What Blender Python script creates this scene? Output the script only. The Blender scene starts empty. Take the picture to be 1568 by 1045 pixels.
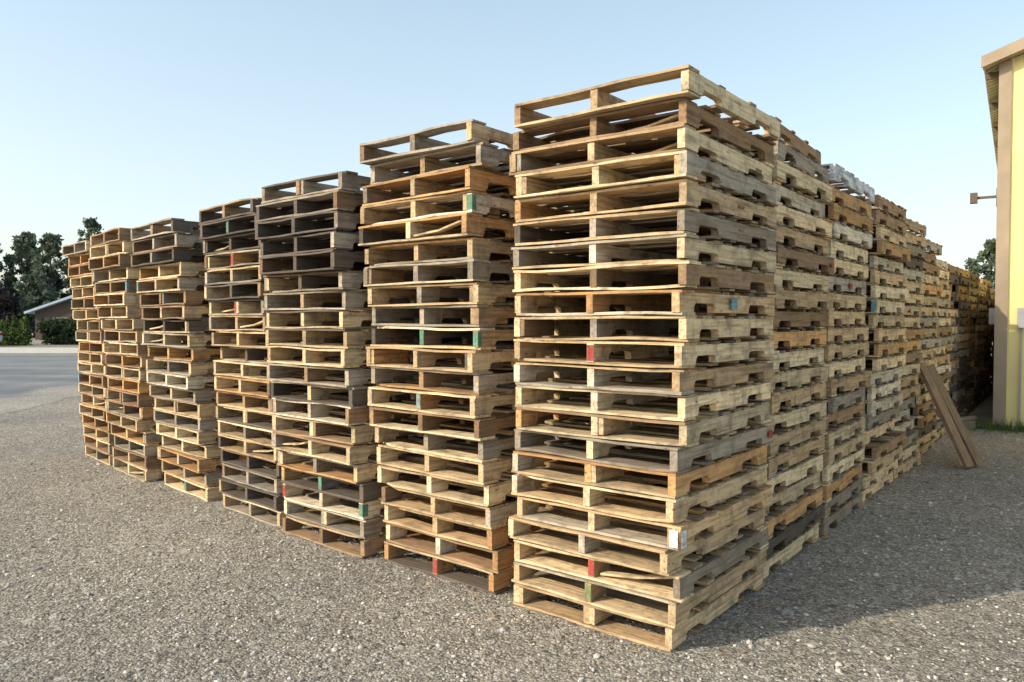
import bpy, math, random
import numpy as np
from mathutils import Vector, Matrix
random.seed(7); RN=np.random.RandomState(11)
S=bpy.context.scene
S.view_settings.view_transform='Standard'; S.view_settings.look='None'; S.view_settings.exposure=0

# ---------------------------------------------------------------- helpers
def link(o): S.collection.objects.link(o); return o
def mesh_obj(name,V,F,mats=(),parent=None,mi=None,smooth=False):
    me=bpy.data.meshes.new(name); me.from_pydata([tuple(v) for v in V],[],F); 
    for m in mats: me.materials.append(m)
    if mi is not None: me.polygons.foreach_set('material_index',mi)
    if smooth: me.polygons.foreach_set('use_smooth',[True]*len(me.polygons))
    me.update()
    o=bpy.data.objects.new(name,me); link(o)
    if parent: o.parent=parent
    return o
def attr_color(me,name,cols):
    a=me.attributes.new(name,'FLOAT_COLOR','POINT')
    a.data.foreach_set('color',np.asarray(cols,dtype=np.float32).ravel())
def attr_vec(me,name,vals):
    a=me.attributes.new(name,'FLOAT_VECTOR','POINT')
    a.data.foreach_set('vector',np.asarray(vals,dtype=np.float32).ravel())
class NT:
    def __init__(s,name):
        s.m=bpy.data.materials.new(name); s.m.use_nodes=True; s.t=s.m.node_tree
        s.b=s.t.nodes['Principled BSDF']
    def n(s,typ,**k):
        x=s.t.nodes.new(typ)
        for a,v in k.items():
            if a.startswith('i_'): x.inputs[a[2:].replace('_',' ')].default_value=v
            else: setattr(x,a,v)
        return x
    def l(s,a,b): s.t.links.new(a,b)
    def ramp(s,fac,stops):
        r=s.n('ShaderNodeValToRGB'); e=r.color_ramp.elements
        while len(e)<len(stops): e.new(.5)
        for i,(p,c) in enumerate(stops):
            e[i].position=p; e[i].color=(c[0],c[1],c[2],1) if not isinstance(c,(int,float)) else (c,c,c,1)
        s.l(fac,r.inputs[0]); return r.outputs[0]
    def mix(s,fac,a,b,mode='MIX'):
        x=s.n('ShaderNodeMix',data_type='RGBA',blend_type=mode)
        for inp,v in ((0,fac),(6,a),(7,b)):
            if hasattr(v,'is_output'): s.l(v,x.inputs[inp])
            else: x.inputs[inp].default_value=v if isinstance(v,(int,float)) else (*v,1)[:4]
        return x.outputs[2]
    def bump(s,h,strength=.5,dist=.01,prev=None):
        b=s.n('ShaderNodeBump'); b.inputs['Strength'].default_value=strength; b.inputs['Distance'].default_value=dist
        s.l(h,b.inputs['Height'])
        if prev: s.l(prev,b.inputs['Normal'])
        return b.outputs[0]
def simple(name,col,rough=.7,noise=.12,scale=6,metal=0,bump=0):
    m=NT(name); tc=m.n('ShaderNodeTexCoord'); nz=m.n('ShaderNodeTexNoise'); nz.inputs['Scale'].default_value=scale; nz.inputs['Detail'].default_value=6
    m.l(tc.outputs['Object'],nz.inputs['Vector'])
    lo=[c*(1-noise*2) for c in col]; hi=[min(1,c*(1+noise)) for c in col]
    m.l(m.ramp(nz.outputs[0],[(.3,lo),(.7,hi)]),m.b.inputs['Base Color'])
    m.b.inputs['Roughness'].default_value=rough; m.b.inputs['Metallic'].default_value=metal
    if bump: m.l(m.bump(nz.outputs[0],.5,bump),m.b.inputs['Normal'])
    return m.m

# ---------------------------------------------------------------- materials
def wood_mat():
    m=NT('weathered_wood')
    ac=m.n('ShaderNodeAttribute',attribute_name='wood_col'); av=m.n('ShaderNodeAttribute',attribute_name='board_co')
    mp=m.n('ShaderNodeMapping'); mp.inputs['Scale'].default_value=(3,55,55); m.l(av.outputs['Vector'],mp.inputs['Vector'])
    g=m.n('ShaderNodeTexNoise'); g.inputs['Scale'].default_value=1; g.inputs['Detail'].default_value=5; g.inputs['Roughness'].default_value=.65; m.l(mp.outputs[0],g.inputs['Vector'])
    w=m.n('ShaderNodeTexNoise'); w.inputs['Scale'].default_value=8; w.inputs['Detail'].default_value=6; w.inputs['Roughness'].default_value=.72; m.l(av.outputs['Vector'],w.inputs['Vector'])
    k=m.n('ShaderNodeTexVoronoi'); k.inputs['Scale'].default_value=1
    mp2=m.n('ShaderNodeMapping'); mp2.inputs['Scale'].default_value=(7,22,22); m.l(av.outputs['Vector'],mp2.inputs['Vector']); m.l(mp2.outputs[0],k.inputs['Vector'])
    c=m.mix(1.0,ac.outputs['Color'],m.ramp(g.outputs[0],[(.3,(.46,.42,.38)),(.5,(.97,.96,.95)),(.72,(1.25,1.25,1.24))]),'MULTIPLY')
    c=m.mix(m.ramp(w.outputs[0],[(.48,0.),(.69,.78)]),c,(.145,.115,.09))
    c=m.mix(m.ramp(k.outputs['Distance'],[(.05,.75),(.14,0.)]),c,(.09,.05,.03))
    m.l(c,m.b.inputs['Base Color']); m.b.inputs['Roughness'].default_value=.85
    m.b.inputs['Specular IOR Level'].default_value=.25
    m.l(m.bump(g.outputs[0],.8,.004),m.b.inputs['Normal'])
    return m.m
WOOD=wood_mat()
def gravel_color(m,tc):
    big=m.n('ShaderNodeTexNoise'); big.inputs['Scale'].default_value=.45; big.inputs['Detail'].default_value=5; m.l(tc,big.inputs['Vector'])
    mid=m.n('ShaderNodeTexNoise'); mid.inputs['Scale'].default_value=3; mid.inputs['Detail'].default_value=9; mid.inputs['Roughness'].default_value=.72; m.l(tc,mid.inputs['Vector'])
    warp=m.n('ShaderNodeTexNoise'); warp.inputs['Scale'].default_value=30; m.l(tc,warp.inputs['Vector'])
    add=m.n('ShaderNodeVectorMath',operation='MULTIPLY_ADD'); m.l(warp.outputs['Color'],add.inputs[0]); add.inputs[1].default_value=(.025,.025,.025); m.l(tc,add.inputs[2])
    v=m.n('ShaderNodeTexVoronoi'); v.inputs['Scale'].default_value=66; m.l(add.outputs[0],v.inputs['Vector'])
    v2=m.n('ShaderNodeTexVoronoi'); v2.inputs['Scale'].default_value=25; m.l(add.outputs[0],v2.inputs['Vector'])
    sp=m.n('ShaderNodeSeparateColor'); m.l(v.outputs['Color'],sp.inputs[0])
    sp2=m.n('ShaderNodeSeparateColor'); m.l(v2.outputs['Color'],sp2.inputs[0])
    stone=m.ramp(sp.outputs[0],[(0,(.16,.15,.135)),(.3,(.34,.32,.285)),(.7,(.48,.455,.405)),(1,(.74,.71,.66))])
    dust=m.ramp(mid.outputs[0],[(.3,(.33,.30,.25)),(.7,(.51,.47,.40))])
    c=m.mix(m.ramp(sp.outputs[1],[(.34,0.),(.44,.95)]),dust,stone)
    stone2=m.ramp(sp2.outputs[0],[(0,(.20,.19,.17)),(.5,(.42,.40,.36)),(1,(.68,.65,.60))])
    c=m.mix(m.ramp(sp2.outputs[1],[(.78,0.),(.80,.85)]),c,stone2)
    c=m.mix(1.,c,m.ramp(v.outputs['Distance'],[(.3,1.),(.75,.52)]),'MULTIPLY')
    c=m.mix(1.,c,m.ramp(big.outputs[0],[(.3,(.80,.81,.83)),(.7,(1.14,1.11,1.05))]),'MULTIPLY')
    inv=m.n('ShaderNodeMath',operation='SUBTRACT'); inv.inputs[0].default_value=1; m.l(v.outputs['Distance'],inv.inputs[1])
    inv2=m.n('ShaderNodeMath',operation='SUBTRACT'); inv2.inputs[0].default_value=1; m.l(v2.outputs['Distance'],inv2.inputs[1])
    n1=m.bump(mid.outputs[0],.8,.06); n2=m.bump(inv.outputs[0],.9,.010,n1); n3=m.bump(inv2.outputs[0],.45,.013,n2)
    return c,n3
def gravel_mat():
    m=NT('gravel'); tc=m.n('ShaderNodeTexCoord').outputs['Object']
    c,n=gravel_color(m,tc)
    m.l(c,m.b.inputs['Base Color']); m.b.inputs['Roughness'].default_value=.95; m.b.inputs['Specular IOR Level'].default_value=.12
    m.l(n,m.b.inputs['Normal']); return m.m
def asphalt_mat():
    m=NT('asphalt'); tc=m.n('ShaderNodeTexCoord').outputs['Object']
    gc,gn=gravel_color(m,tc)
    a=m.n('ShaderNodeTexNoise'); a.inputs['Scale'].default_value=.5; a.inputs['Detail'].default_value=7; m.l(tc,a.inputs['Vector'])
    st=m.n('ShaderNodeTexNoise'); st.inputs['Scale'].default_value=1; st.inputs['Detail'].default_value=5
    mp=m.n('ShaderNodeMapping'); mp.inputs['Scale'].default_value=(.06,.7,1); mp.inputs['Rotation'].default_value=(0,0,.15); m.l(tc,mp.inputs['Vector']); m.l(mp.outputs[0],st.inputs['Vector'])
    b=m.n('ShaderNodeTexNoise'); b.inputs['Scale'].default_value=60; b.inputs['Detail'].default_value=4; m.l(tc,b.inputs['Vector'])
    c=m.ramp(a.outputs[0],[(.3,(.165,.18,.20)),(.55,(.22,.235,.25)),(.72,(.31,.305,.295))])
    c=m.mix(1.,c,m.ramp(st.outputs[0],[(.35,(.72,.74,.78)),(.65,(1.25,1.2,1.12))]),'MULTIPLY')
    c=m.mix(1.,c,m.ramp(b.outputs[0],[(.35,.75),(.65,1.15)]),'MULTIPLY')
    at=m.n('ShaderNodeAttribute',attribute_name='dust')
    mm=m.n('ShaderNodeMath',operation='MULTIPLY_ADD'); m.l(a.outputs[0],mm.inputs[0]); mm.inputs[1].default_value=1.2
    m.l(at.outputs['Fac'],mm.inputs[2])
    f=m.ramp(mm.outputs[0],[(.80,0.),(1.15,1.)])
    c=m.mix(f,c,gc)
    m.l(c,m.b.inputs['Base Color']); m.b.inputs['Roughness'].default_value=.9; m.b.inputs['Specular IOR Level'].default_value=.2
    m.l(m.bump(b.outputs[0],.4,.01),m.b.inputs['Normal']); return m.m
def leaf_mat(name):
    m=NT(name); ac=m.n('ShaderNodeAttribute',attribute_name='leaf_col')
    m.l(ac.outputs['Color'],m.b.inputs['Base Color']); m.b.inputs['Roughness'].default_value=.7
    m.b.inputs['Specular IOR Level'].default_value=.2
    tr=m.n('ShaderNodeBsdfTranslucent'); m.l(ac.outputs['Color'],tr.inputs['Color'])
    mx=m.n('ShaderNodeMixShader'); mx.inputs[0].default_value=.4; m.l(m.b.outputs[0],mx.inputs[1]); m.l(tr.outputs[0],mx.inputs[2])
    m.l(mx.outputs[0],m.t.nodes['Material Output'].inputs['Surface'])
    return m.m
GRAVEL=gravel_mat(); ASPH=asphalt_mat(); LEAF=leaf_mat('foliage'); BARK=simple('bark',(.11,.085,.065),.9,.25,12,0,.02)

# ---------------------------------------------------------------- pallet stacks
TAN=(.57,.42,.25); LIGHT=(.71,.57,.365); ORG=(.57,.335,.15); BRN=(.32,.21,.125); GRY=(.38,.33,.265); DRK=(.125,.105,.088); PALE=(.63,.56,.44)
RED=(.38,.07,.06); GRN=(.12,.28,.20); BLU=(.18,.38,.43); WHT=(.72,.75,.78)
STD=[(TAN,6),(LIGHT,6.5),(ORG,1.9),(BRN,2.5),(GRY,3),(DRK,.8),(PALE,2.3)]
DARKMIX=[(TAN,3.5),(LIGHT,2.5),(ORG,1),(BRN,3),(GRY,3.5),(DRK,2.6),(PALE,1)]
def pick(mx): 
    return random.choices([c for c,_ in mx],[w for _,w in mx])[0]
class B:
    def __init__(s): s.V=[];s.F=[];s.C=[];s.B=[]
    def beam(s,rings,along_x,col,xf):
        n0=len(s.V); off=(random.uniform(0,50),random.uniform(0,50),random.uniform(0,50))
        c4=(col[0],col[1],col[2],1)
        for (l,w0,w1,z0,z1) in rings:
            for (w,z) in ((w0,z0),(w1,z0),(w1,z1),(w0,z1)):
                p=(l,w,z) if along_x else (w,l,z)
                s.V.append(xf(p)); s.C.append(c4); s.B.append((l+off[0],w+off[1],z+off[2]))
        R=len(rings)
        def f(a,b,c,d): s.F.append((a,b,c,d) if along_x else (d,c,b,a))
        f(n0+3,n0+2,n0+1,n0)
        for r in range(R-1):
            a=n0+4*r; b=a+4
            for k in range(4):
                k2=(k+1)%4; f(a+k,a+k2,b+k2,b+k)
        a=n0+4*(R-1); f(a,a+1,a+2,a+3)
def shade(c,lo=.66,hi=1.2):
    k=random.uniform(lo,hi); h=random.uniform(-.04,.04)
    return (c[0]*k*(1+h),c[1]*k,c[2]*k*(1-h))
def board(b,x0,x1,y,wd,z,th,col,xf,segs=6,tilt=0):
    e0=random.uniform(-.002,.002); e1=random.uniform(-.002,.002); wj=random.uniform(-.010,.010)
    sag=random.gauss(0,.0034)
    rings=[]
    chip0=random.uniform(.02,.07) if random.random()<.10 else 0
    chip1=random.uniform(.02,.07) if random.random()<.10 else 0
    for i in range(segs+1):
        t=i/segs; l=x0+(x1-x0)*t
        zz=z+e0*(1-t)+e1*t+sag*math.sin(math.pi*2*t)+tilt*t+random.uniform(-.0016,.0016)
        yy=y+wj*t+random.uniform(-.004,.004)
        tt=th*random.uniform(.74,1.14)
        a=yy+(chip0 if i==0 else 0)+(chip1 if i==segs else 0)
        rings.append((l,a,yy+wd+random.uniform(-.003,.003),zz,zz+tt))
    b.beam(rings,True,col,xf)
NOT=[(0,0),(.15,0),(.156,.030),(.172,.044),(.368,.044),(.384,.030),(.39,0),(.61,0),(.83,0),(.836,.030),(.852,.044),(1.048,.044),(1.064,.030),(1.07,0),(1.22,0)]
def make_stack(N,ph,W=1.02,L=1.22,lean=(0,0),mix=STD,topmix=None,over={},jit=.012,toponly=None,special={}):
    b=B(); wx=wy=0.0
    W0=W
    th=.0138; sh=ph-2*th-.0045
    H=N*ph
    for i in range(N):
        z0=i*ph+.003+(random.uniform(0,.003) if i else 0)
        m=mix
        if topmix and i>=N-topmix[1]: m=topmix[0]
        base=special.get(('col',i)) or pick(m)
        W=W0+(random.uniform(-.025,.015) if random.random()<.6 else 0)
        wx=wx*.6+random.gauss(0,jit); wy=wy*.6+random.gauss(0,jit)
        ox=oy=0
        if random.random()<.18: ox=random.choice((-1,1))*random.uniform(.015,.035); oy=random.choice((-1,1))*random.uniform(.01,.04)
        rot=random.gauss(0,.016); tz=random.gauss(0,.002)
        dx,dy,dr,dtx,dty=special.get(('off',i),(0,0,0,0,0))
        rot+=dr
        ca,sa=math.cos(rot),math.sin(rot)
        Lx=lean[0]*z0/H+wx+dx+ox; Ly=lean[1]*z0/H+wy+dy+oy
        def xf(p,ca=ca,sa=sa,Lx=Lx,Ly=Ly,z0=z0,tz=tz,dtx=dtx,dty=dty,W=W):
            x=p[0]-W/2; y=p[1]-L/2
            return (ca*x-sa*y+W0/2+Lx, sa*x+ca*y+L/2+Ly, z0+p[2]+tz*x+dtx*x+dty*y+abs(dtx)*W/2+abs(dty)*L/2)
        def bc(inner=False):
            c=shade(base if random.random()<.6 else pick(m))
            return tuple(v*.50 for v in c) if inner else c  # middle deck boards darkened, painting the stack's interior shade into their colour
        for (y,wd) in ((0,.135),(.30,.09),(.565,.09),(.83,.09),(1.085,.135)):
            if random.random()<.05 and 0<y<1: continue
            inn=0<y<1
            y=y+random.uniform(-.012,.012)*inn
            w2=wd*random.choice((1,1,.75))if inn else wd
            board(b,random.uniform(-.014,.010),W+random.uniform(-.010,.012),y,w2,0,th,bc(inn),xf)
        sc=L/1.22
        for k,x in enumerate((0,W/2-.02,W-.04)):
            col=shade(base,.7,1.2) if random.random()<.42 else shade(pick(m))
            e=random.uniform(-.008,.008); nd=random.uniform(.8,1.1)
            rings=[(l*sc+e,x+random.uniform(-.0015,.0015),x+.04+random.uniform(-.0015,.0015),th+nz*nd+.0004,th+sh-.0004) for l,nz in NOT]
            b.beam(rings,False,col,xf)
            oc=over.get((i,k))
            if oc is None and random.random()<.012: oc=random.choice((RED,GRN,BLU,GRN))
            if oc:
                b.beam([(e-.0012,x+.001,x+.039,th+.006,th+sh-.008),(e-.0002,x+.001,x+.039,th+.006,th+sh-.008)],False,shade(oc,.8,1.1),xf)
                if k==2: 
                    b.beam([(e-.001,W+.0015,W+.0027,th+.006,th+sh-.012),(e+random.uniform(.02,.05),W+.0015,W+.0027,th+.006,th+sh-.012)],False,shade(oc,.8,1.1),xf)
            if random.random()<.10:
                xx=x+.0405 if k<2 else x-.0305
                b.beam([(.004,xx,xx+.03,th+.004,th+sh-.004),(.3,xx,xx+.03,th+.004,th+sh-.004)],False,shade(pick(m)),xf)
        if i==N-1 and toponly: ys=toponly
        else: ys=((0,.135),(.185,.09),(.335,.09),(.485,.09),(.64,.09),(.79,.09),(.94,.09),(1.085,.135))
        for (y,wd) in ys:
            inn=0<y<1
            if random.random()<.07 and inn: continue
            y=y+random.uniform(-.015,.015)*inn
            tl=0
            if random.random()<.04 and i<N-1 and inn: tl=-random.uniform(.03,.06)
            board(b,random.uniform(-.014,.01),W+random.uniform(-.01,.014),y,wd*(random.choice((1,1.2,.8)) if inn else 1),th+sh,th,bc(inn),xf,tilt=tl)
        if i<N-1 and random.random()<.10:
            y=random.uniform(.0,.15); s2=random.choice((0,1)); o0=.04+s2*(W/2); o1=o0+W/2-.1
            b.beam([(o0,y,y+.05,th+.01,th+.022),((o0+o1)/2,y+.02,y+.065,th+.03,th+.042),(o1,y+.03,y+.07,th+sh-.025,th+sh-.013)],True,shade(LIGHT),xf)
        for (ii,face,p,q,sx,sz,col) in special.get('tags',[]):
            if ii==i:
                if face=='y': b.beam([(p,-.0135,-.0105,q,q+sz),(p+sx,-.0135,-.0105,q,q+sz)],True,col,xf)
                else: b.beam([(p,W+.0145,W+.016,q,q+sz),(p+sx,W+.0145,W+.016,q,q+sz)],False,col,xf)
                if face=='x' and p>.1: b.beam([(p+.01,W+.001,W+.0144,q+.01,q+.03),(p+.03,W+.001,W+.0144,q+.01,q+.03)],False,col,xf)
    return b
def stack_mesh(b):
    me=bpy.data.meshes.new('pallet_stack'); me.from_pydata(b.V,[],b.F); me.materials.append(WOOD)
    attr_color(me,'wood_col',b.C); attr_vec(me,'board_co',b.B); me.update(); return me
def place(me,x,y,rotdeg):
    o=bpy.data.objects.new('pallet_stack',me); o.location=(x,y,.002); o.rotation_euler=(0,0,math.radians(rotdeg)); link(o); return o
def wlean(sx,sy,rot):
    a=math.radians(-rot); return (math.cos(a)*sx-math.sin(a)*sy, math.sin(a)*sx+math.cos(a)*sy)
TOPO=((0,.12),(.38,.09),(.74,.09),(1.09,.12))
front=[
 (.004,4.362,-39.0,22,.1298,1.04,(.020,-.17),STD,((LIGHT,3),(TAN,3),(GRY,2),(BRN,1.5))),
 (-.892,5.156,-40.5,21,.135,1.02,(-.12,-.11),STD,((GRY,3),(BRN,2),(DRK,1),(TAN,1))),
 (-1.797,5.838,-41.5,20,.1335,1.02,(-.16,-.14),DARKMIX,((GRY,2),(DRK,3),(BRN,1))),
 (-2.57,6.658,-43.5,20,.131,.99,(-.15,-.15),DARKMIX,((GRY,2),(DRK,3),(BRN,1))),
 (-3.56,7.58,-44.0,20,.1285,1.05,(-.19,-.19),STD,((BRN,2),(DRK,2),(GRY,2))),
 (-4.483,8.396,-45.0,20,.1295,1.03,(-.15,-.15),[(BRN,3),(TAN,5),(ORG,2.5),(LIGHT,2),(GRY,2)],None),
 (-5.27,9.25,-46.0,20,.128,1.0,(-.13,-.13),[(BRN,3),(TAN,5),(ORG,2.5),(LIGHT,2),(GRY,2)],None)]
for j,(x,y,r,N,ph,W,ln,mx,tm) in enumerate(front):
    over={}; sp={}
    if j==0:
        over={(2,1):RED,(11,1):RED,(1,1):(.2,.25,.10)}
        sp={('off',N-1):(-.0,-.03,.0,0,0),('off',N-2):(.0,-.01,.01,0,0),
            'tags':[(4,'y',.99,.02,.045,.085,WHT),(4,'x',-.008,.02,.05,.085,WHT),(13,'x',.56,.035,.08,.06,BLU),(7,'x',1.13,.04,.05,.05,RED)],
            ('col',N-1):TAN,('col',14):LIGHT,('col',13):ORG,('col',16):GRY,('col',12):LIGHT,('col',2):LIGHT,('col',1):TAN,('col',0):TAN,
            ('col',20):BRN,('col',19):TAN,('col',18):LIGHT,('col',17):TAN,('col',15):GRY,('col',11):TAN,('col',10):TAN,('col',8):LIGHT,('col',7):GRY,('col',6):ORG,('col',5):LIGHT,('col',4):TAN,('col',3):LIGHT}
    if j==1:
        over={(0,1):RED,(11,2):GRN,(11,1):GRN,(8,1):(.25,.36,.35)}
        sp={('off',N-1):(-.03,.0,.03,0,0),('off',N-2):(.03,.03,-.01,0,0),('col',N-3):ORG,('col',N-5):ORG,('col',2):TAN,('col',1):BRN}
    if j==2: over={(2,0):RED,(2,2):GRN,(3,1):GRN}; sp={('off',N-1):(.0,.04,.02,0,0)}
    if j==3: over={(13,1):RED,(18,1):GRN}; sp={('off',N-1):(-.02,0,-.02,0,0)}
    if j==4: over={(15,0):GRN}
    if j==5: over={(9,0):RED,(15,2):BLU}
    if j==6: over={(10,1):RED,(14,0):BLU}
    me=stack_mesh(make_stack(N,ph,W,lean=wlean(ln[0],ln[1],r),mix=mx,topmix=(tm,3 if j!=2 else 5) if tm else None,over=over,toponly=TOPO,special=sp,jit=.010 if j==0 else .013))
    place(me,x,y,r)
P=[(.815,3.706)]; 
for n in range(1,14):
    d=(.625,.78) if n<=2 else (.60,.80)
    s=1.285
    P.append((P[-1][0]+d[0]*s,P[-1][1]+d[1]*s))
colN=[22,22,21,21,21,20,19,19,19,19,18,19,18,18]
JX=[0,-.015,.02,-.02,.03,-.02,.02]
for n in range(1,14):
    r=-38.6+random.uniform(-1.2,1.2); W=1.02
    jx=JX[n] if n<7 else random.uniform(-.04,.04)
    a=math.radians(180+r); lx=P[n][0]+W*math.cos(a)+jx*math.cos(a); ly=P[n][1]+W*math.sin(a)+jx*math.sin(a)
    tags=[(random.randint(2,16),'x',random.choice((.03,.5,.6,1.1)),.035,random.uniform(.04,.08),.045,random.choice((RED,GRN,BLU,RED))) for _ in range(1)]
    sp={'tags':tags}
    N=colN[n]; ph=.131
    if n==1: sp.update({('off',N-1):(-.05,.02,.03,0,0),('off',N-2):(-.03,-.01,0,0,0),('col',N-1):BRN,('col',N-2):GRY}); ph=.1335
    if n==2: sp.update({('off',N-1):(.02,.0,.0,0,-.025),('col',N-1):WHT}); ph=.1345
    if n==3: ph=.1325
    mx=STD if n<7 else DARKMIX
    if n>=8: mx=[(DRK,4),(GRY,3),(BRN,3),(TAN,1)]
    tm=([(WHT,1)],1) if n==2 else (([(DRK,3),(BRN,2),(GRY,2)],2) if n==1 else (([(DRK,3),(GRY,2),(TAN,2)],4) if n==4 else None))
    me=stack_mesh(make_stack(N,ph,W,lean=wlean(random.uniform(-.01,.06),random.uniform(-.05,0),r),special=sp,mix=mx,topmix=tm,toponly=TOPO if n in(1,4) else None,jit=.017))
    place(me,lx,ly,r)
var=[stack_mesh(make_stack(N,.130,1.0,jit=.012)) for N in (18,19,20,19)]
for j in range(1,7):
    x,y,r=front[j][:3]
    for n in range(1,14):
        place(var[(j*3+n*5)%4],x+P[n][0]-P[0][0]+random.uniform(-.02,.02),y+P[n][1]-P[0][1]+random.uniform(-.02,.02),-40.5-(j*.4))

# leaning timber frame against the row
b=B()
def lean_xf(base,top,side):
    ax=(Vector(top)-Vector(base)); ax.normalize(); sd=Vector(side).normalized(); nn=ax.cross(sd)
    return lambda p:tuple(Vector(base)+ax*p[0]+sd*p[1]+nn*p[2])
xf=lean_xf((5.06,8.30,.03),(4.80,8.95,1.26),(.85,.5,.05))
Lb=1.45
def plank(x0,x1,w0,w1,z0,z1,c,dw=0):
    R=[]
    for i in range(6):
        t=i/5; R.append((x0+(x1-x0)*t,w0+dw*t+random.uniform(-.003,.003),w1+dw*t+random.uniform(-.003,.003),z0+random.uniform(-.002,.002),z1+random.uniform(-.002,.002)))
    b.beam(R,True,c,xf)
plank(0,Lb,0,.14,0,.04,(.30,.20,.12))
plank(0,Lb*.86,.19,.33,-.005,.035,(.24,.165,.10),-.06)
plank(.03,.16,-.015,.345,.041,.062,(.42,.31,.19))
plank(.62,.72,-.015,.32,.041,.058,(.30,.22,.15))
plank(1.12,1.22,-.015,.30,.041,.058,(.34,.25,.16))
plank(0,.10,.03,.11,.0625,.12,(.5,.38,.24))
plank(0,.10,.20,.30,.0625,.12,(.45,.33,.2))
me=stack_mesh(b); me.name='leaning_timber'; o=bpy.data.objects.new('leaning_timber',me); link(o)
b=B(); b.beam([(0,0,.14,0,.12),(.35,0,.14,0,.12)],True,(.25,.2,.15),lambda p:(6.75+p[0]*.9-p[1]*.3,11.3+p[0]*.3+p[1]*.9,p[2]+.003))
b.beam([(0,.03,.12,.122,.17),(.6,.03,.12,.122,.17)],True,(.3,.24,.18),lambda p:(6.75+p[0]*.8-p[1]*.3,11.3+p[0]*.5+p[1]*.9,p[2]+.003))
me=stack_mesh(b); me.name='timber_offcut'; link(bpy.data.objects.new('timber_offcut',me))

# ---------------------------------------------------------------- ground
V=[];F=[]
rs=[0,3,6,10,16,25,40,70,120,250,600,1500]; n=48
V.append((0,0,0))
for r in rs[1:]:
    for k in range(n):
        a=2*math.pi*k/n; V.append((r*math.cos(a),r*math.sin(a),0))
for k in range(n): F.append((0,1+k,1+(k+1)%n))
for q in range(len(rs)-2):
    for k in range(n):
        a=1+q*n+k; c=1+q*n+(k+1)%n; F.append((a,a+n,c+n,c))
mesh_obj('gravel_ground',V,F,[GRAVEL])
ey=[4,7.2,9.6,11.6,13,15,17.6,20,27,33,35]; ex=[-26,-17,-12,-9.8,-9.0,-9.2,-9.9,-8.5,-3,8,10]
V=[];F=[];D=[]
ys=np.linspace(4,35,420); jj=0
for i,yv in enumerate(ys):
    jj=jj*.7+RN.normal(0,.05); xe=float(np.interp(yv,ey,ex))+jj
    V+=[(-90,yv,.004),(xe-2.6,yv,.004),(xe,yv,.004)]; D+=[(0,0,0,1),(0,0,0,1),(.9,.9,.9,1)]
    if i: a=3*i; F+=[(a-3,a-2,a+1,a),(a-2,a-1,a+2,a+1)]
o=mesh_obj('asphalt_road',V,F,[ASPH]); attr_color(o.data,'dust',D)
mesh_obj('concrete_pavement',[(-90,38.5,.004),(-90,46,.004),(10,44.5,.004),(10,37,.004)],[(0,3,2,1)],[simple('concrete',(.55,.53,.47),.9,.12,3)])

# loose stones
ico=[];phi=(1+5**.5)/2
for s1 in(-1,1):
    for s2 in(-1,1): ico+= [(0,s1,s2*phi),(s1,s2*phi,0),(s2*phi,0,s1)]
ico=np.array(ico,float); ico/=np.linalg.norm(ico[0])
import bmesh
bm=bmesh.new(); [bm.verts.new(p) for p in ico]; bmesh.ops.convex_hull(bm,input=bm.verts); bm.verts.index_update()
ico=np.array([v.co[:] for v in bm.verts]); icf=[tuple(v.index for v in f.verts) for f in bm.faces]; bm.free()
sv=[];sf=[];sc=[]
def add_stone(x,y,r):
    sc3=np.array([1,RN.uniform(.6,1),RN.uniform(.45,.8)])*r
    a=RN.uniform(0,6.28); p=ico*(1+RN.uniform(-.22,.22,(12,1)))*sc3
    q=np.stack([p[:,0]*math.cos(a)-p[:,1]*math.sin(a)+x,p[:,0]*math.sin(a)+p[:,1]*math.cos(a)+y,p[:,2]+r*.2],1)
    n0=len(sv); sv.extend(map(tuple,q)); sf.extend([tuple(i+n0 for i in f) for f in icf])
    k=RN.choice([.22,.34,.44,.52,.62,.76],p=[.10,.22,.27,.23,.12,.06]); t=RN.uniform(-.03,.03)
    sc.extend([(k*(1+t),k*.95,k*(.88-t),1)]*12)
cnt=0
while cnt<24000:
    Y=2.1+RN.uniform(0,1)**1.7*14; X=RN.uniform(-.75,.75)*Y+RN.uniform(-.4,.4)
    if X<-8.8 and Y>11 and RN.uniform()<.8: continue
    if math.sin(X*1.3+Y*.7)+math.sin(X*.5-Y*1.9)+RN.uniform(-1.6,1.6)<-.6: continue
    add_stone(X,Y,float(np.clip(RN.lognormal(-5.10,.45),.003,.020))); cnt+=1
for _ in range(80):
    Y=RN.uniform(2.4,11);X=RN.uniform(-.75,.75)*Y; add_stone(X,Y,RN.uniform(.014,.026))
so=mesh_obj('gravel_stones',sv,sf,[])
attr_color(so.data,'stone_col',sc)
m=NT('stone'); ac=m.n('ShaderNodeAttribute',attribute_name='stone_col'); m.l(ac.outputs['Color'],m.b.inputs['Base Color']); m.b.inputs['Roughness'].default_value=.9
so.data.materials.append(m.m)
b=B()
for _ in range(260):
    k=random.random()
    if k<.6:
        t=random.uniform(0,1.15); x=.9-t*5.6; y=3.65+t*5.0; d=abs(random.gauss(0,.28))+.02; x-=.63*d; y-=.77*d
    else:
        t=random.uniform(0,7); x=.85+.61*t; y=3.7+.79*t; d=abs(random.gauss(0,.3))+.03; x+=.77*d; y-=.63*d
    a=random.uniform(0,3.14); l=random.uniform(.01,.05); w=random.uniform(.003,.007)
    b.beam([(0,0,w,0,.004),(l,0,w*.5,.002,.006)],True,shade(TAN),lambda p:(x+p[0]*math.cos(a)-p[1]*math.sin(a),y+p[0]*math.sin(a)+p[1]*math.cos(a),p[2]+.006))
me=stack_mesh(b); me.name='wood_splinters'; link(bpy.data.objects.new('wood_splinters',me))

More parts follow.
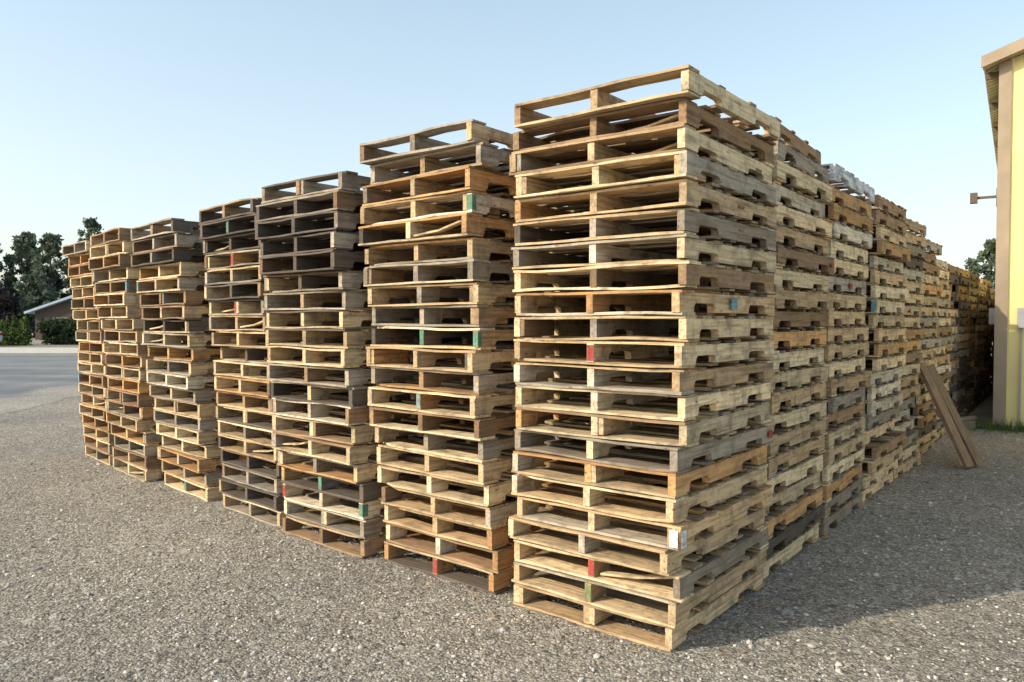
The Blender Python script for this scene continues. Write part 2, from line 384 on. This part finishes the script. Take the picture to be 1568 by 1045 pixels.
# ---------------------------------------------------------------- metal shed (right)
def empty(name,loc=(0,0,0),rot=0):
    e=bpy.data.objects.new(name,None); e.location=loc; e.rotation_euler=(0,0,rot); link(e); return e
YEL=simple('yellow_metal_siding',(.76,.65,.29),.5,.05,2); TRIM=simple('beige_trim',(.34,.265,.185),.55,.08,3); SOF=simple('galvanised_roof',(.36,.35,.34),.45,.1,4,.3)
DARKM=simple('dark_metal',(.10,.07,.05),.5,.1,8); GREYM=simple('grey_box',(.35,.36,.37),.5,.08,8)
def box(name,x0,x1,y0,y1,z0,z1,mat,par):
    V=[(x0,y0,z0),(x1,y0,z0),(x1,y1,z0),(x0,y1,z0),(x0,y0,z1),(x1,y0,z1),(x1,y1,z1),(x0,y1,z1)]
    F=[(3,2,1,0),(4,5,6,7),(0,1,5,4),(1,2,6,5),(2,3,7,6),(3,0,4,7)]
    return mesh_obj(name,V,F,[mat],par)
shed=empty('metal_shed',(7.43,11.5,0),math.atan2(-.558,.83))
GW=12.; GL=24.; EH=5.56; SL=.33
def top(x): return EH+SL*(x if x<GW/2 else GW-x)
def prof(L0,L1):
    xs=[];x=L0
    while x<L1-.01:
        for dx,d in ((0,0),(.09,0),(.105,-.022),(.135,-.022),(.15,0)):
            if x+dx<L1: xs.append((x+dx,d))
        x+=.2
    xs.append((L1,0)); return xs
pr=prof(.0,GW); V=[];F=[]
for (x,d) in pr: V+= [(x,d,.06),(x,d,top(x))]
for i in range(len(pr)-1): F.append((2*i,2*i+2,2*i+3,2*i+1))
mesh_obj('gable_wall',V,F,[YEL],shed)
pr=prof(0,GL); V=[];F=[]
for (y,d) in pr: V+=[(d,y,.06),(d,y,EH)]
for i in range(len(pr)-1): F.append((2*i+2,2*i,2*i+1,2*i+3))
mesh_obj('side_wall',V,F,[YEL],shed)
box('far_side_wall',GW-.05,GW,0.01,GL,.06,EH,YEL,shed)
V=[(0,GL,0),(GW,GL,0),(GW,GL,EH),(GW/2,GL,top(GW/2)),(0,GL,EH)]; mesh_obj('back_wall',V,[(0,1,2,3,4)],[YEL],shed)
box('plinth',-.02,GW,-.02,GL,0,.058,simple('shed_concrete',(.3,.29,.27),.9),shed)
box('corner_trim',-.035,.13,-.035,.12,.06,EH+.02,TRIM,shed)
OV=.24; FO=.2
def roof(side):
    V=[];F=[]; pr=prof(-FO,GL+.3)
    for (y,d) in pr:
        for x in (-OV,GW/2):
            z=EH+SL*x+.12-d
            xx=x if side==0 else GW-x
            V+=[(xx,y,z),(xx,y,z-.03)]
    for i in range(len(pr)-1):
        a=4*i;b2=a+4
        F+=[(a,a+2,b2+2,b2),(a+1,b2+1,b2+3,a+3),(a,b2,b2+1,a+1)]
    mesh_obj('roof_slope',V,F,[SOF],shed)
roof(0);roof(1)
def rake(x0,x1,y0,y1,h0,h1,mat,nm):
    V=[]
    for x in(x0,x1):
        z=EH+SL*(x if x<=GW/2 else GW-x)
        V+=[(x,y0,z+h0),(x,y1,z+h0),(x,y1,z+h1),(x,y0,z+h1)]
    mesh_obj(nm,V,[(0,1,2,3),(7,6,5,4),(0,4,5,1),(1,5,6,2),(2,6,7,3),(3,7,4,0)],[mat],shed)
rake(-OV-.02,GW/2,-FO-.04,-FO-.005,-.0,.17,TRIM,'rake_fascia')
rake(GW/2,GW+OV,-FO-.04,-FO-.005,-.0,.17,TRIM,'rake_fascia')
rake(-OV-.0,GW/2,-FO,-.03,-.0,.02,TRIM,'rake_soffit')
for i in range(12): box('purlin_end',-OV+.03,-.03,i*2.0+.4,i*2.0+.48,EH-.10,EH+.0,DARKM,shed)
box('lamp_arm',-.34,0,.35,.39,3.58,3.62,DARKM,shed)
box('lamp_head',-.40,-.30,.30,.44,3.52,3.68,DARKM,shed)
box('lamp_plate',-.05,-.025,.28,.46,3.45,3.72,DARKM,shed)
box('meter_box',.25,.36,-.12,-.03,1.55,1.85,GREYM,shed)
box('side_box',-.12,-.03,.3,.45,1.6,1.85,GREYM,shed)
box('conduit',.29,.315,-.06,-.03,.06,1.55,GREYM,shed)
box('roll_up_door',5,8.5,-.06,-.03,.06,3.6,simple('door_white',(.6,.6,.58),.5),shed)
for i in range(12): box('door_rib',5.02,8.48,-.075,-.06,.1+i*.29,.13+i*.29,GREYM,shed)

# ---------------------------------------------------------------- foliage
def leaves(centers,radii,n,size,cols,V,F,C,flat=1.):
    centers=np.array(centers); radii=np.array(radii,float)
    w=radii**2; w/=w.sum(); idx=RN.choice(len(centers),n,p=w)
    d=RN.normal(size=(n,3)); d/=np.linalg.norm(d,axis=1)[:,None]
    rr=RN.uniform(.15,1.,n)**.6*(1+RN.normal(0,.2,n))
    p=centers[idx]+d*(radii[idx]*rr)[:,None]*np.array([1,1,flat])
    a=RN.normal(size=(n,3)); a/=np.linalg.norm(a,axis=1)[:,None]
    b2=np.cross(a,RN.normal(size=(n,3))); b2/=np.linalg.norm(b2,axis=1)[:,None]
    s=size*RN.uniform(.5,1.3,n)[:,None]
    blobk=RN.uniform(.7,1.3,len(centers))
    q=np.stack([p+a*s,p+b2*s*.7,p-a*s*.9,p-b2*s*.6],1).reshape(-1,3)
    q[:,2]=np.maximum(q[:,2],.02)
    n0=len(V); V.extend(map(tuple,q)); F.extend([(n0+4*i,n0+4*i+1,n0+4*i+2,n0+4*i+3) for i in range(n)])
    cc=np.array(cols)[RN.randint(0,len(cols),n)]*(blobk[idx]*RN.uniform(.7,1.3,n))[:,None]
    C.extend([(*c,1) for c in np.repeat(cc,4,axis=0)])
def trunk_mesh(V,F,C,pts,r0,r1,k=7):
    n0=len(V)
    for i,p in enumerate(pts):
        t=i/(len(pts)-1); r=r0*(1-t)+r1*t
        for j in range(k):
            a=2*math.pi*j/k; V.append((p[0]+r*math.cos(a),p[1]+r*math.sin(a),p[2])); C.append((.1,.08,.06,1))
    for i in range(len(pts)-1):
        for j in range(k):
            a=n0+i*k+j; c=n0+i*k+(j+1)%k; F.append((a,c,c+k,a+k))
G1=[(.13,.17,.12),(.15,.19,.125),(.11,.15,.115),(.165,.20,.135)]  # leaf greens lightened so distance haze is painted into the colour
G2=[(.085,.065,.07),(.10,.07,.075),(.07,.06,.065)]
def tree(x,y,h,rad,cols=G1,n=6800,leaf=.19,low=.12,conic=.3,name='deciduous_tree',nb=60):
    V=[];F=[];C=[]
    trunk_mesh(V,F,C,[(0,0,0),(.1,0,h*.3),(-.05,.1,h*.6),(0,0,h*.9)],rad*.11,.04)
    for _ in range(9):
        a=RN.uniform(0,6.28); z=h*RN.uniform(.25,.7); L=rad*RN.uniform(.5,.9)
        trunk_mesh(V,F,C,[(0,0,z),(math.cos(a)*L*.5,math.sin(a)*L*.5,z+L*.35),(math.cos(a)*L,math.sin(a)*L,z+L*.8)],rad*.04,.02,5)
    nt=len(F); cs=[];rd=[]
    for i in range(nb):
        t=low+(1-low)*((i+RN.uniform(0,1))/nb); z=h*t
        env=rad*(1-.9*((t-.42)/.62)**2 if t>.42 else .75+.25*(t-low)/(.42-low))*(1-conic*t*.4)
        a=i*2.4+RN.uniform(-.4,.4); q=max(0,env)*RN.uniform(.25,1.0)
        r=rad*RN.uniform(.16,.34)*(1-.40*t)
        cs.append((math.cos(a)*q,math.sin(a)*q,min(z,h-r))); rd.append(r)
    cs.append((0,0,h-rad*.16)); rd.append(rad*.2)
    leaves(cs,rd,n,leaf,cols,V,F,C)
    o=mesh_obj(name,V,F,[BARK,LEAF],None,[0]*nt+[1]*(len(F)-nt)); attr_color(o.data,'leaf_col',C)
    o.location=(x,y,0); return o
for (px,py,h,r,cols) in [(-55.5,76,10.2,2.9,G1),(-52.2,75,9.9,2.6,G1),(-49.6,77,10.6,2.7,G1),(-46.6,76,10.3,2.6,G1),(-44.6,80,9.6,2.5,G1),(-42.4,76,11.9,2.5,G1),(-40,78,10,2.5,G1),
    (-50.5,70,5.4,2.4,G2),(-47.6,69,5.0,2.1,G2),(-45.0,71,6.0,2.4,G1),(-59,72,9,3,G1),(-36,84,10,3,G1),(-53,69,6,2.4,G1)]:
    tree(px,py,h,r,cols)
tree(38.2,60,8.0,2.2,G1+[(.14,.18,.08)]); tree(42.5,63,7.2,2.5); tree(35.2,64,6.3,2.0)
tree(48,70,9,3)
V=[];F=[];C=[]
for i in range(7):
    x=-34.1+.40*i+RN.uniform(-.05,.05); h=1.78+RN.uniform(-.12,.15)
    cs=[(x,49+RN.uniform(-.1,.1),z) for z in np.linspace(.2,h-.1,7)]; rd=[.30,.32,.31,.28,.24,.18,.1]
    leaves(cs,rd,1800,.08,[(.12,.17,.055),(.14,.20,.06),(.09,.14,.045)],V,F,C,1.3)
o=mesh_obj('cedar_hedge',V,F,[LEAF]); attr_color(o.data,'leaf_col',C)
V=[];F=[];C=[]
cs=[(x,50.5+RN.uniform(-.3,.3),z) for x in np.arange(-31.3,-10,.35) for z in (.3,.75,1.15,1.42)]
leaves(cs,[.38]*len(cs),34000,.12,[(.05,.08,.04),(.06,.095,.045),(.04,.065,.035)],V,F,C)
o=mesh_obj('clipped_hedge',V,F,[LEAF]); attr_color(o.data,'leaf_col',C)
V=[];F=[];C=[];cs=[];rd=[]
for a in np.linspace(-20,200,330):
    R=170+RN.uniform(-10,25); r=RN.uniform(2,3.6); th=math.radians(a)
    for z in (1.5,4,6.0): 
        cs.append((R*math.cos(th)+RN.uniform(-2,2),R*math.sin(th)+RN.uniform(-2,2),z*RN.uniform(.7,1.1))); rd.append(r)
leaves(cs,rd,42000,.8,G1,V,F,C)
o=mesh_obj('distant_trees',V,F,[LEAF]); attr_color(o.data,'leaf_col',C)
V=[];F=[];C=[]
for _ in range(700):
    u=RN.uniform(-.3,2.5); w=RN.exponential(.15); x=7.43+.83*u-.558*w-.05; y=11.5-.558*u-.83*w-.05
    h=RN.uniform(.05,.22); a=RN.uniform(0,6.28); lx=RN.normal(0,.05); ly=RN.normal(0,.05); wd=.01
    n0=len(V); V+=[(x-wd*math.cos(a),y-wd*math.sin(a),0),(x+wd*math.cos(a),y+wd*math.sin(a),0),(x+lx,y+ly,h)]; F.append((n0,n0+1,n0+2)); C+=[(.12,.19,.05,1)]*3
o=mesh_obj('weeds',V,F,[LEAF]); attr_color(o.data,'leaf_col',C)

# ---------------------------------------------------------------- bungalow behind hedge
hs=empty('brown_bungalow',(-40.6,63,0),math.radians(0))
BW=simple('brown_siding',(.07,.05,.042),.8,.1,5); RF=simple('blue_grey_roof',(.36,.46,.56),.6,.08,3); GL_=simple('window_glass',(.04,.05,.06),.1,.05)  # brown siding darkened further, wall shade painted into its colour
WF=simple('white_frame',(.3,.3,.28),.6)
W2=14.;D2=9.;e=2.35;sl=.34
mesh_obj('walls',[(.6,0,0),(W2,0,0),(W2,0,e),(W2/2+.3,0,e+sl*(W2/2-.3)),(.6,0,e),(.6,D2,0),(W2,D2,0),(W2,D2,e),(W2/2+.3,D2,e+sl*(W2/2-.3)),(.6,D2,e)],
  [(0,1,2,3,4),(9,8,7,6,5),(0,4,9,5),(1,6,7,2)],[BW],hs)
def slab(p,q,y0,y1,t,mat,nm):
    V=[(p[0],y0,p[1]),(q[0],y0,q[1]),(q[0],y1,q[1]),(p[0],y1,p[1])]; V+=[(x,y,z+t) for x,y,z in V]
    mesh_obj(nm,V,[(3,2,1,0),(4,5,6,7),(0,1,5,4),(1,2,6,5),(2,3,7,6),(3,0,4,7)],[mat],hs)
rz=e+sl*(W2/2-.3)
slab((0,e-.2),(W2/2+.3,rz+.02),-.5,D2+.5,.2,RF,'roof_left'); slab((W2+.6,e-.2),(W2/2+.303,rz+.02),-.5,D2+.5,.2,RF,'roof_right')
for wx in (2.2,5.5,10): 
    box('window_frame',wx-.06,wx+1.46,-.05,-.003,.75,1.85,WF,hs); box('window_pane',wx,wx+1.4,-.07,-.052,.8,1.8,GL_,hs)
box('door',8.1,9.0,-.05,-.003,0,2.05,WF,hs)

# ---------------------------------------------------------------- parked car (mostly out of frame on the left)
car=empty('parked_car',(-36.85,47.0,.004),0)
PW=simple('car_paint',(.62,.64,.66),.25,.02); TY=simple('tyre',(.03,.03,.03),.9); HB=simple('hub',(.4,.4,.42),.35,.05,5,.6); TL=simple('tail_lamp',(.35,.02,.02),.3)
def hull(secs,mat,nm):
    V=[];F=[];k=None
    for x,pf in secs:
        ring=[(x,-w,z) for w,z in pf]+[(x,w,z) for w,z in reversed(pf)]; k=len(ring); V+=ring
    for i in range(len(secs)-1):
        for j in range(k): a=i*k+j;c=i*k+(j+1)%k; F.append((a,c,c+k,a+k))
    F.append(tuple(range(k-1,-1,-1))); F.append(tuple(range((len(secs)-1)*k,len(secs)*k)))
    return mesh_obj(nm,V,F,[mat],car,smooth=False)
def bp(w,z0,z1): return [(w*.93,z0),(w,z0+.2),(w,z1-.15),(w*.93,z1-.03),(w*.8,z1)]
hull([(0,bp(.70,.32,.66)),(.15,bp(.82,.22,.74)),(1.1,bp(.87,.2,.90)),(2.6,bp(.88,.2,.95)),(3.9,bp(.86,.2,.98)),(4.35,bp(.82,.24,.94)),(4.45,bp(.75,.34,.85))],PW,'body')
hull([(1.15,[(.74,.88),(.70,.89),(.62,.90)]),(1.85,[(.76,.93),(.64,1.36),(.55,1.40)]),(3.0,[(.76,.95),(.65,1.40),(.56,1.44)]),(3.6,[(.76,.96),(.63,1.34),(.54,1.38)]),(4.1,[(.72,.96),(.68,.965),(.6,.97)])],GL_,'glasshouse')
hull([(1.9,[(.57,1.38),(.56,1.41),(.5,1.43)]),(3.0,[(.60,1.42),(.58,1.45),(.5,1.47)]),(3.62,[(.56,1.36),(.54,1.39),(.5,1.41)])],PW,'roof')
for wx in(.85,3.5):
    for sy in(-1,1):
        for rr,ww,mt,nm in((.32,.20,TY,'tyre'),(.19,.215,HB,'hub')):
            V=[];F=[]
            for sd in(-1,1):
                for j in range(20): a=j*math.pi/10; V.append((wx+rr*math.cos(a),sy*.79+sd*ww/2,.32+rr*math.sin(a)))
            for j in range(20): F.append((j,(j+1)%20,20+(j+1)%20,20+j))
            F+=[tuple(range(20)),tuple(range(39,19,-1))]; mesh_obj(nm,V,F,[mt],car)
box('tail_lamp',4.36,4.47,-.78,-.5,.68,.82,TL,car); box('tail_lamp',4.36,4.47,.5,.78,.68,.82,TL,car)

# ---------------------------------------------------------------- light, sky, camera
EL=30.; az=Vector((-.92,-.385)).normalized()
to=Vector((az.x*math.cos(math.radians(EL)),az.y*math.cos(math.radians(EL)),math.sin(math.radians(EL))))
sd=bpy.data.lights.new('sun','SUN'); sd.energy=4.2; sd.angle=math.radians(.5); sd.color=(1,.87,.67)
so=bpy.data.objects.new('sun',sd); so.rotation_euler=to.to_track_quat('Z','Y').to_euler(); link(so)
wd=bpy.data.worlds.new('World'); S.world=wd; wd.use_nodes=True; nt=wd.node_tree
sk=nt.nodes.new('ShaderNodeTexSky'); sk.sky_type='NISHITA'; sk.sun_disc=False; sk.sun_elevation=math.radians(EL)
sk.sun_rotation=math.atan2(az.x,az.y)%(2*math.pi); sk.air_density=1.0; sk.dust_density=3.0; sk.ozone_density=1.5
tc=nt.nodes.new('ShaderNodeTexCoord'); sx=nt.nodes.new('ShaderNodeSeparateXYZ'); nt.links.new(tc.outputs['Generated'],sx.inputs[0])
hz=nt.nodes.new('ShaderNodeValToRGB'); e=hz.color_ramp.elements
e[0].position=0; e[0].color=(.92,.92,.85,1); e[1].position=1; e[1].color=(.12,.19,.23,1)
e2=e.new(.15); e2.color=(.74,.82,.80,1); e3=e.new(.4); e3.color=(.53,.66,.69,1); e4=e.new(.62); e4.color=(.24,.33,.37,1)
nt.links.new(sx.outputs[2],hz.inputs[0])
sc1=nt.nodes.new('ShaderNodeVectorMath'); sc1.operation='SCALE'; sc1.inputs['Scale'].default_value=4.4; nt.links.new(hz.outputs[0],sc1.inputs[0])
sc2=nt.nodes.new('ShaderNodeVectorMath'); sc2.operation='MULTIPLY_ADD'; sc2.inputs[1].default_value=(1.3,1.3,1.22)
nt.links.new(sk.outputs[0],sc2.inputs[0]); nt.links.new(sc1.outputs[0],sc2.inputs[2])
nt.links.new(sc2.outputs[0],nt.nodes['Background'].inputs[0]); nt.nodes['Background'].inputs[1].default_value=.13
cd=bpy.data.cameras.new('camera'); cam=bpy.data.objects.new('camera',cd); link(cam)
cam.location=(0,0,1.67); cam.rotation_euler=(math.radians(90-1.62),0,0); cd.lens=26.4; cd.sensor_width=36; cd.clip_start=.05; cd.clip_end=4000
S.camera=cam
